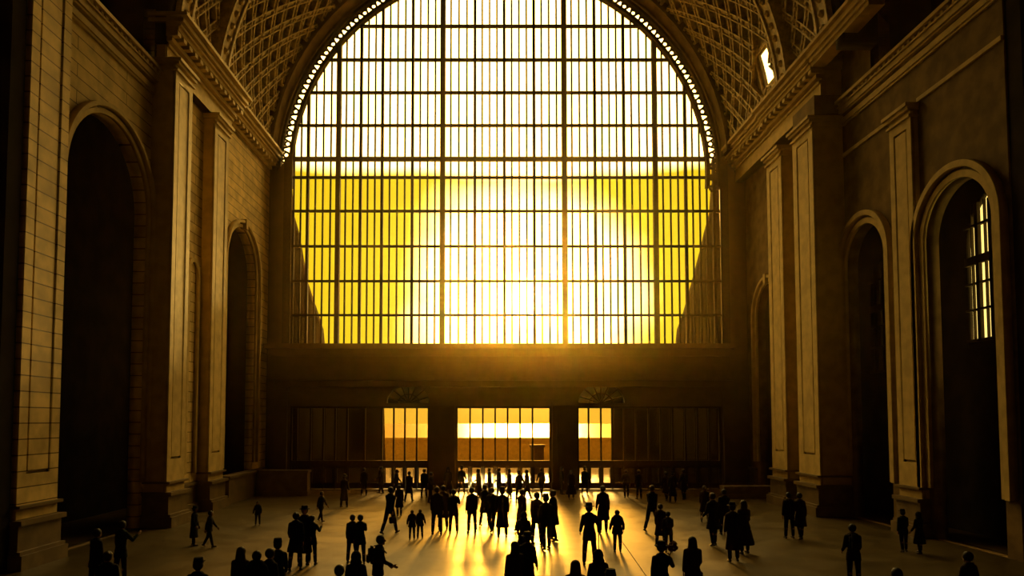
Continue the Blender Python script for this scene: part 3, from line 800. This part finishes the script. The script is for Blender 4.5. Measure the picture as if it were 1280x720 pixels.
def handbag(MW, M, side, label, nm='handbag', w_=.3, h_=.24, d_=.12, drop=.1):
    s, sd_, e, wr, d = M[5][side]; c = wr + d * .1 + Vector((0, 0, -drop - h_ / 2))
    o0 = empty(nm)
    bm = bmesh.new(); box(bm, c.x - d_ / 2, c.x + d_ / 2, c.y - w_ / 2, c.y + w_ / 2, c.z - h_ / 2, c.z + h_ / 2)
    bmesh.ops.bevel(bm, geom=bm.edges[:], offset=.025, segments=2, affect='EDGES'); obj('bag_body', bm, CLOTH[2], o0)
    bm = bmesh.new(); pts = [c + Vector((0, w_ * .35 * math.cos(math.pi * i / 8), h_ / 2 + drop * math.sin(math.pi * i / 8))) for i in range(9)]
    for a, b in zip(pts, pts[1:]): tube(bm, a, b, .01, n=6)
    obj('bag_handle', bm, SHOE, o0)
    o0.matrix_world = MW; return tag(o0, label, nm.replace('_', ' ').split()[-1] if nm != 'handbag' else 'bag')

PEOPLE = [
 # px, head, feet, pose, facing, label
 (245, 701, None, 'capman', 180, 'person in dark clothes and cap, only head and shoulders in view, apart from the others'),
 (299, 685, None, 'woman', 170, 'person with long hair in flared dark coat, at the end of the row of four'),
 (319, 690, None, 'child', 180, 'shorter person between the long-haired one and the close pair'),
 (335, 687, None, 'stand', 150, 'person in dark jacket, first of the close pair beside the shorter one'),
 (346, 676, None, 'capman', 200, 'person in dark cap, second of the close pair beside the shorter one'),
 (369, 641, 713, 'bun', 185, 'person with hair in a bun in the huddle of three standing well apart'),
 (380, 634, 706, 'longcoat', 10, 'person in brimmed hat and long coat in the middle of the huddle of three'),
 (389, 645, 706, 'phone', 170, 'person raising a forearm in the huddle of three'),
 (440, 644, 704, 'stand', 175, 'person standing close in a pair behind the dark figure, hair uncovered'),
 (450, 644, 706, 'phone', 195, 'person with forearm raised, close in a pair near the edge of the glow'),
 (444, 690, None, 'hooded', 180, 'hooded person in long coat before the close pair at the edge of the glow'),
 (423, 708, None, 'stand', 190, 'person of whom just the head shows, beside the hooded one'),
 (472, 670, None, 'pack', 110, 'person seen from the side wearing a backpack at the edge of the golden floor'),
 (401, 614, 652, 'stride', 60, 'thin walking person alone on the dim floor by the stone ledge'),
 (322, 627, 657, 'child', 0, 'small figure alone on the dark floor below the far wall arch'),
 (242, 634, 682, 'longcoat', 90, 'person in brimmed hat in deep shadow beside the lit pier'),
 (261, 638, 684, 'stride', 90, 'person walking in deep shadow out from the lit pier'),
 (487, 608, 667, 'stride', 150, 'person walking with a bag at the edge of the golden floor'),
 (499, 606, 645, 'stroll', 200, 'person strolling just behind the one with the bag'),
 (515, 638, 675, 'child', 185, 'child in thick jacket, first of two side by side on the golden floor'),
 (525, 637, 673, 'child', 170, 'child in thick jacket, second of two side by side, by the tall person'),
 (546, 609, 668, 'stand', 175, 'tall standing person beside the two children on the golden floor'),
 (554, 607, 662, 'stroll', 180, 'person in hip-length coat overlapping the tall one by the two children'),
 (567, 612, 667, 'phone', 180, 'standing person with raised forearm, second group along the golden floor'),
 (590, 610, 666, 'stand', 200, 'standing person in dark jacket alone between two groups on the golden floor'),
 (606, 606, 657, 'bun', 150, 'person with bun, walking in the group under the middle door panes'),
 (615, 609, 664, 'stride', 200, 'person striding between the one with a bun and the broad coat'),
 (628, 608, 672, 'longcoat', 180, 'person in brimmed hat and long coat nearest of the middle door group'),
 (652, 612, 664, 'stroll', 140, 'person strolling at the back of the dense cluster'),
 (655, 640, 704, 'hooded', 170, 'hooded person rising behind the broad dark figure in the dense cluster'),
 (644, 678, None, 'woman', 200, 'person with long hair leading the dense cluster'),
 (659, 668, None, 'longcoat', 160, 'person in brimmed hat beside the long-haired one at the front of the cluster'),
 (671, 615, 681, 'stand', 150, 'tall bare-headed person in the dense cluster'),
 (683, 612, 687, 'capman', 200, 'person in cap, middle of the dense cluster'),
 (692, 611, 676, 'bun', 240, 'person with bun at the outer edge of the dense cluster'),
 (737, 631, 706, 'hatman', 180, 'person in brimmed hat and short jacket standing with legs apart, cane at the side'),
 (754, 606, 666, 'stroll', 180, 'person in loose coat behind the one with hat and cane'),
 (772, 638, 690, 'child', 180, 'child in puffy jacket standing by the person with hat and cane'),
 (720, 702, None, 'woman', 175, 'person with long hair at the picture edge before the bright floor'),
 (749, 688, None, 'hooded', 185, 'hooded person in wide dark coat before the one with the cane'),
 (765, 716, None, 'capman', 185, 'person of whom only the cap shows next to the wide dark coat'),
 (815, 606, 664, 'stride', 140, 'person striding at the back of the line beyond the puffy child'),
 (826, 630, 684, 'stroll', 160, 'person in coat in the middle of the line beyond the puffy child'),
 (836, 640, 690, 'pack', 180, 'person carrying a backpack, seen from behind, in the line beyond the child'),
 (828, 680, None, 'bearer', 175, 'person in broad-brimmed hat holding up a round flower bunch'),
 (867, 672, None, 'woman', 180, 'person with long loose hair carrying a case'),
 (881, 607, 652, 'stroll', 160, 'person in coat, first of the pair near the low dark ledge'),
 (892, 612, 682, 'bun', 200, 'person with a bun walking, second of the pair near the low dark ledge'),
 (906, 612, 668, 'stand', 180, 'person standing behind the tall couple on the dim floor'),
 (917, 630, 702, 'longcoat', 180, 'person in brimmed hat and long coat of the tall couple on the dim floor'),
 (931, 626, 692, 'woman', 190, 'person with long hair of the tall couple on the dim floor'),
 (987, 616, 673, 'stand', 180, 'person standing in a pair in shadow before the lit pier'),
 (1001, 616, 674, 'stroll', 190, 'person in hip-length coat of the pair in shadow before the lit pier'),
 (1068, 656, None, 'pack', 170, 'person with pack, alone in the dark below the far wall pilaster'),
 (1130, 638, 690, 'capman', 180, 'person in cap standing in the dark aisle mouth'),
 (1150, 640, 692, 'hooded', 200, 'hooded person standing in the dark aisle mouth'),
 (1125, 712, None, 'stand', 180, 'person showing just the hair, in the dark before the wall pilaster'),
 (1215, 690, None, 'stroll', 200, 'person deep in shadow below the arched window'),
 (118, 662, None, 'stand', 150, 'person in shadow beneath the big black arch, beside the stone plinth'),
 (132, 690, None, 'bun', 200, 'person with bun before the two others beneath the big black arch'),
 (150, 652, None, 'phone', 160, 'person with raised arm beneath the big black arch'),
]
far = [(430, 634, 'longcoat', 'in brimmed hat by the corner of the stone ledge'), (455, 619, 'stand', 'standing at the dim door panes beyond the ledge'), (476, 617, 'bun', 'with bun at the first bright door pane'), (495, 621, 'stride', 'striding before the four bright door panes'),
 (511, 627, 'stroll', 'in loose coat walking out from the bright door panes'), (530, 622, 'stand', 'standing before the stone pier of the doors'), (538, 629, 'pack', 'leaning forward before the stone pier of the doors'), (560, 620, 'hooded', 'hooded, by the inner edge of the stone pier'),
 (577, 618, 'capman', 'in cap at the first middle door'), (598, 622, 'woman', 'with long hair before the middle doors'), (612, 619, 'stand', 'standing straight before the middle doors'), (624, 621, 'bun', 'with bun among those before the middle doors'),
 (637, 624, 'longcoat', 'in hat and long coat before the middle doors'), (649, 628, 'hatman', 'in hat with elbows out before the middle doors'), (659, 624, 'stroll', 'strolling in before the last middle doors'), (677, 619, 'stride', 'striding in through the brightest door pane'),
 (702, 618, 'stand', 'standing before the second stone pier'), (714, 624, 'woman', 'with long hair before the second stone pier'), (731, 618, 'capman', 'in cap at the bright panes past the second pier'), (783, 622, 'stride', 'striding before the dim panes past the bright ones'),
 (799, 624, 'stand', 'standing behind the striding one at the dim panes'), (833, 626, 'stroll', 'in loose coat at the dim panes'), (841, 628, 'longcoat', 'in brimmed hat at the dim panes'), (855, 624, 'bun', 'with bun at the far end of the dim panes')]
for px, head, feet, k_, rz, lb in PEOPLE:
    root, MW, M = person(px, head, feet, k_, rz, lb)
    if k_ == 'pack': backpack(MW, M, {472: 'dark backpack on the person seen from the side by the golden floor', 836: 'dark backpack on the person in the line beyond the puffy child', 1068: 'dark backpack on the lone person in the dark'}[px])
    if px == 487: handbag(MW, M, 0, 'soft dark bag held by the person walking at the edge of the golden floor')
    if px == 867: handbag(MW, M, 0, 'boxy dark case carried by the person with long loose hair', 'travel_case', .5, .36, .16, .05)
    if px == 737:
        bm = bmesh.new(); s, a_, e_, wr, d_ = M[5][0]; hp = wr + d_ * .08
        tube(bm, hp, Vector((hp.x, hp.y - .04, .0)), .012); tube(bm, hp + Vector((0, -.06, .0)), hp + Vector((0, .06, .0)), .014)
        o = obj('walking_cane', bm, SHOE); o.matrix_world = MW; tag(o, 'thin cane held by the person in brimmed hat and short jacket', 'cane')
    if px == 828:
        s, a_, e_, wr, d_ = M[5][0]; o0 = empty('flower_bunch'); c = Vector((wr.x - .06, wr.y - .03, wr.z + .27))
        bm = bmesh.new()
        for i in range(26):
            t1, t2 = random.random() * 6.28, math.acos(2 * random.random() - 1); ball(bm, c + Vector((math.sin(t2) * math.cos(t1), math.sin(t2) * math.sin(t1), math.cos(t2))) * .1, .05, sub=1)
        MW2 = MW @ Matrix.Translation((.0, 0, 0))
        obj('blossoms', bm, pbr('dark_red_petals', (.08, .01, .008), .7), o0); bm = bmesh.new(); tube(bm, wr + d_ * .05, c, .012); obj('stems', bm, CLOTH[3], o0)
        o0.matrix_world = MW2; tag(o0, 'round dark red flower bunch held up by the person in the broad-brimmed hat', 'flowers')
for px, feet, k_, lb in far:
    person(px, feet - .374 * (feet - VY) * random.uniform(.96, 1.02), feet, k_, random.choice((0, 180, 160, 200, 90, 270)), 'distant dark person ' + lb)

# stanchion posts with caps in the shadow beneath the aisle arch
# thin dark line across the floor, running from the child towards the camera
a, b = G(755, 645), G(812, 726)
bm = bmesh.new(); tube(bm, a + Vector((0, 0, .015)), b + Vector((0, 0, .015)), .015, n=6)
tag(obj('floor_line', bm, SHOE), 'thin dark line running across the golden floor past the puffy child', 'cable')

# ------------------------------------------------------------------ haze in the hall air
if HAZE_DENSITY > 0:
    hm = bpy.data.materials.new('dusty_air'); hm.use_nodes = True; t = hm.node_tree; t.nodes.clear()
    vs = N(t, 'ShaderNodeVolumeScatter'); vs.inputs['Color'].default_value = (1.0, .62, .12, 1); vs.inputs['Density'].default_value = HAZE_DENSITY; vs.inputs['Anisotropy'].default_value = HAZE_G
    o = N(t, 'ShaderNodeOutputMaterial'); L(t, vs.outputs[0], o.inputs['Volume'])
    hz = obj('haze', boxes((-13.3, 15.2, 12, 47.9, .01, 22.4)), hm); hz['kind'] = 'stuff'
    tag(hz, 'golden dusty air filling the hall', 'haze')
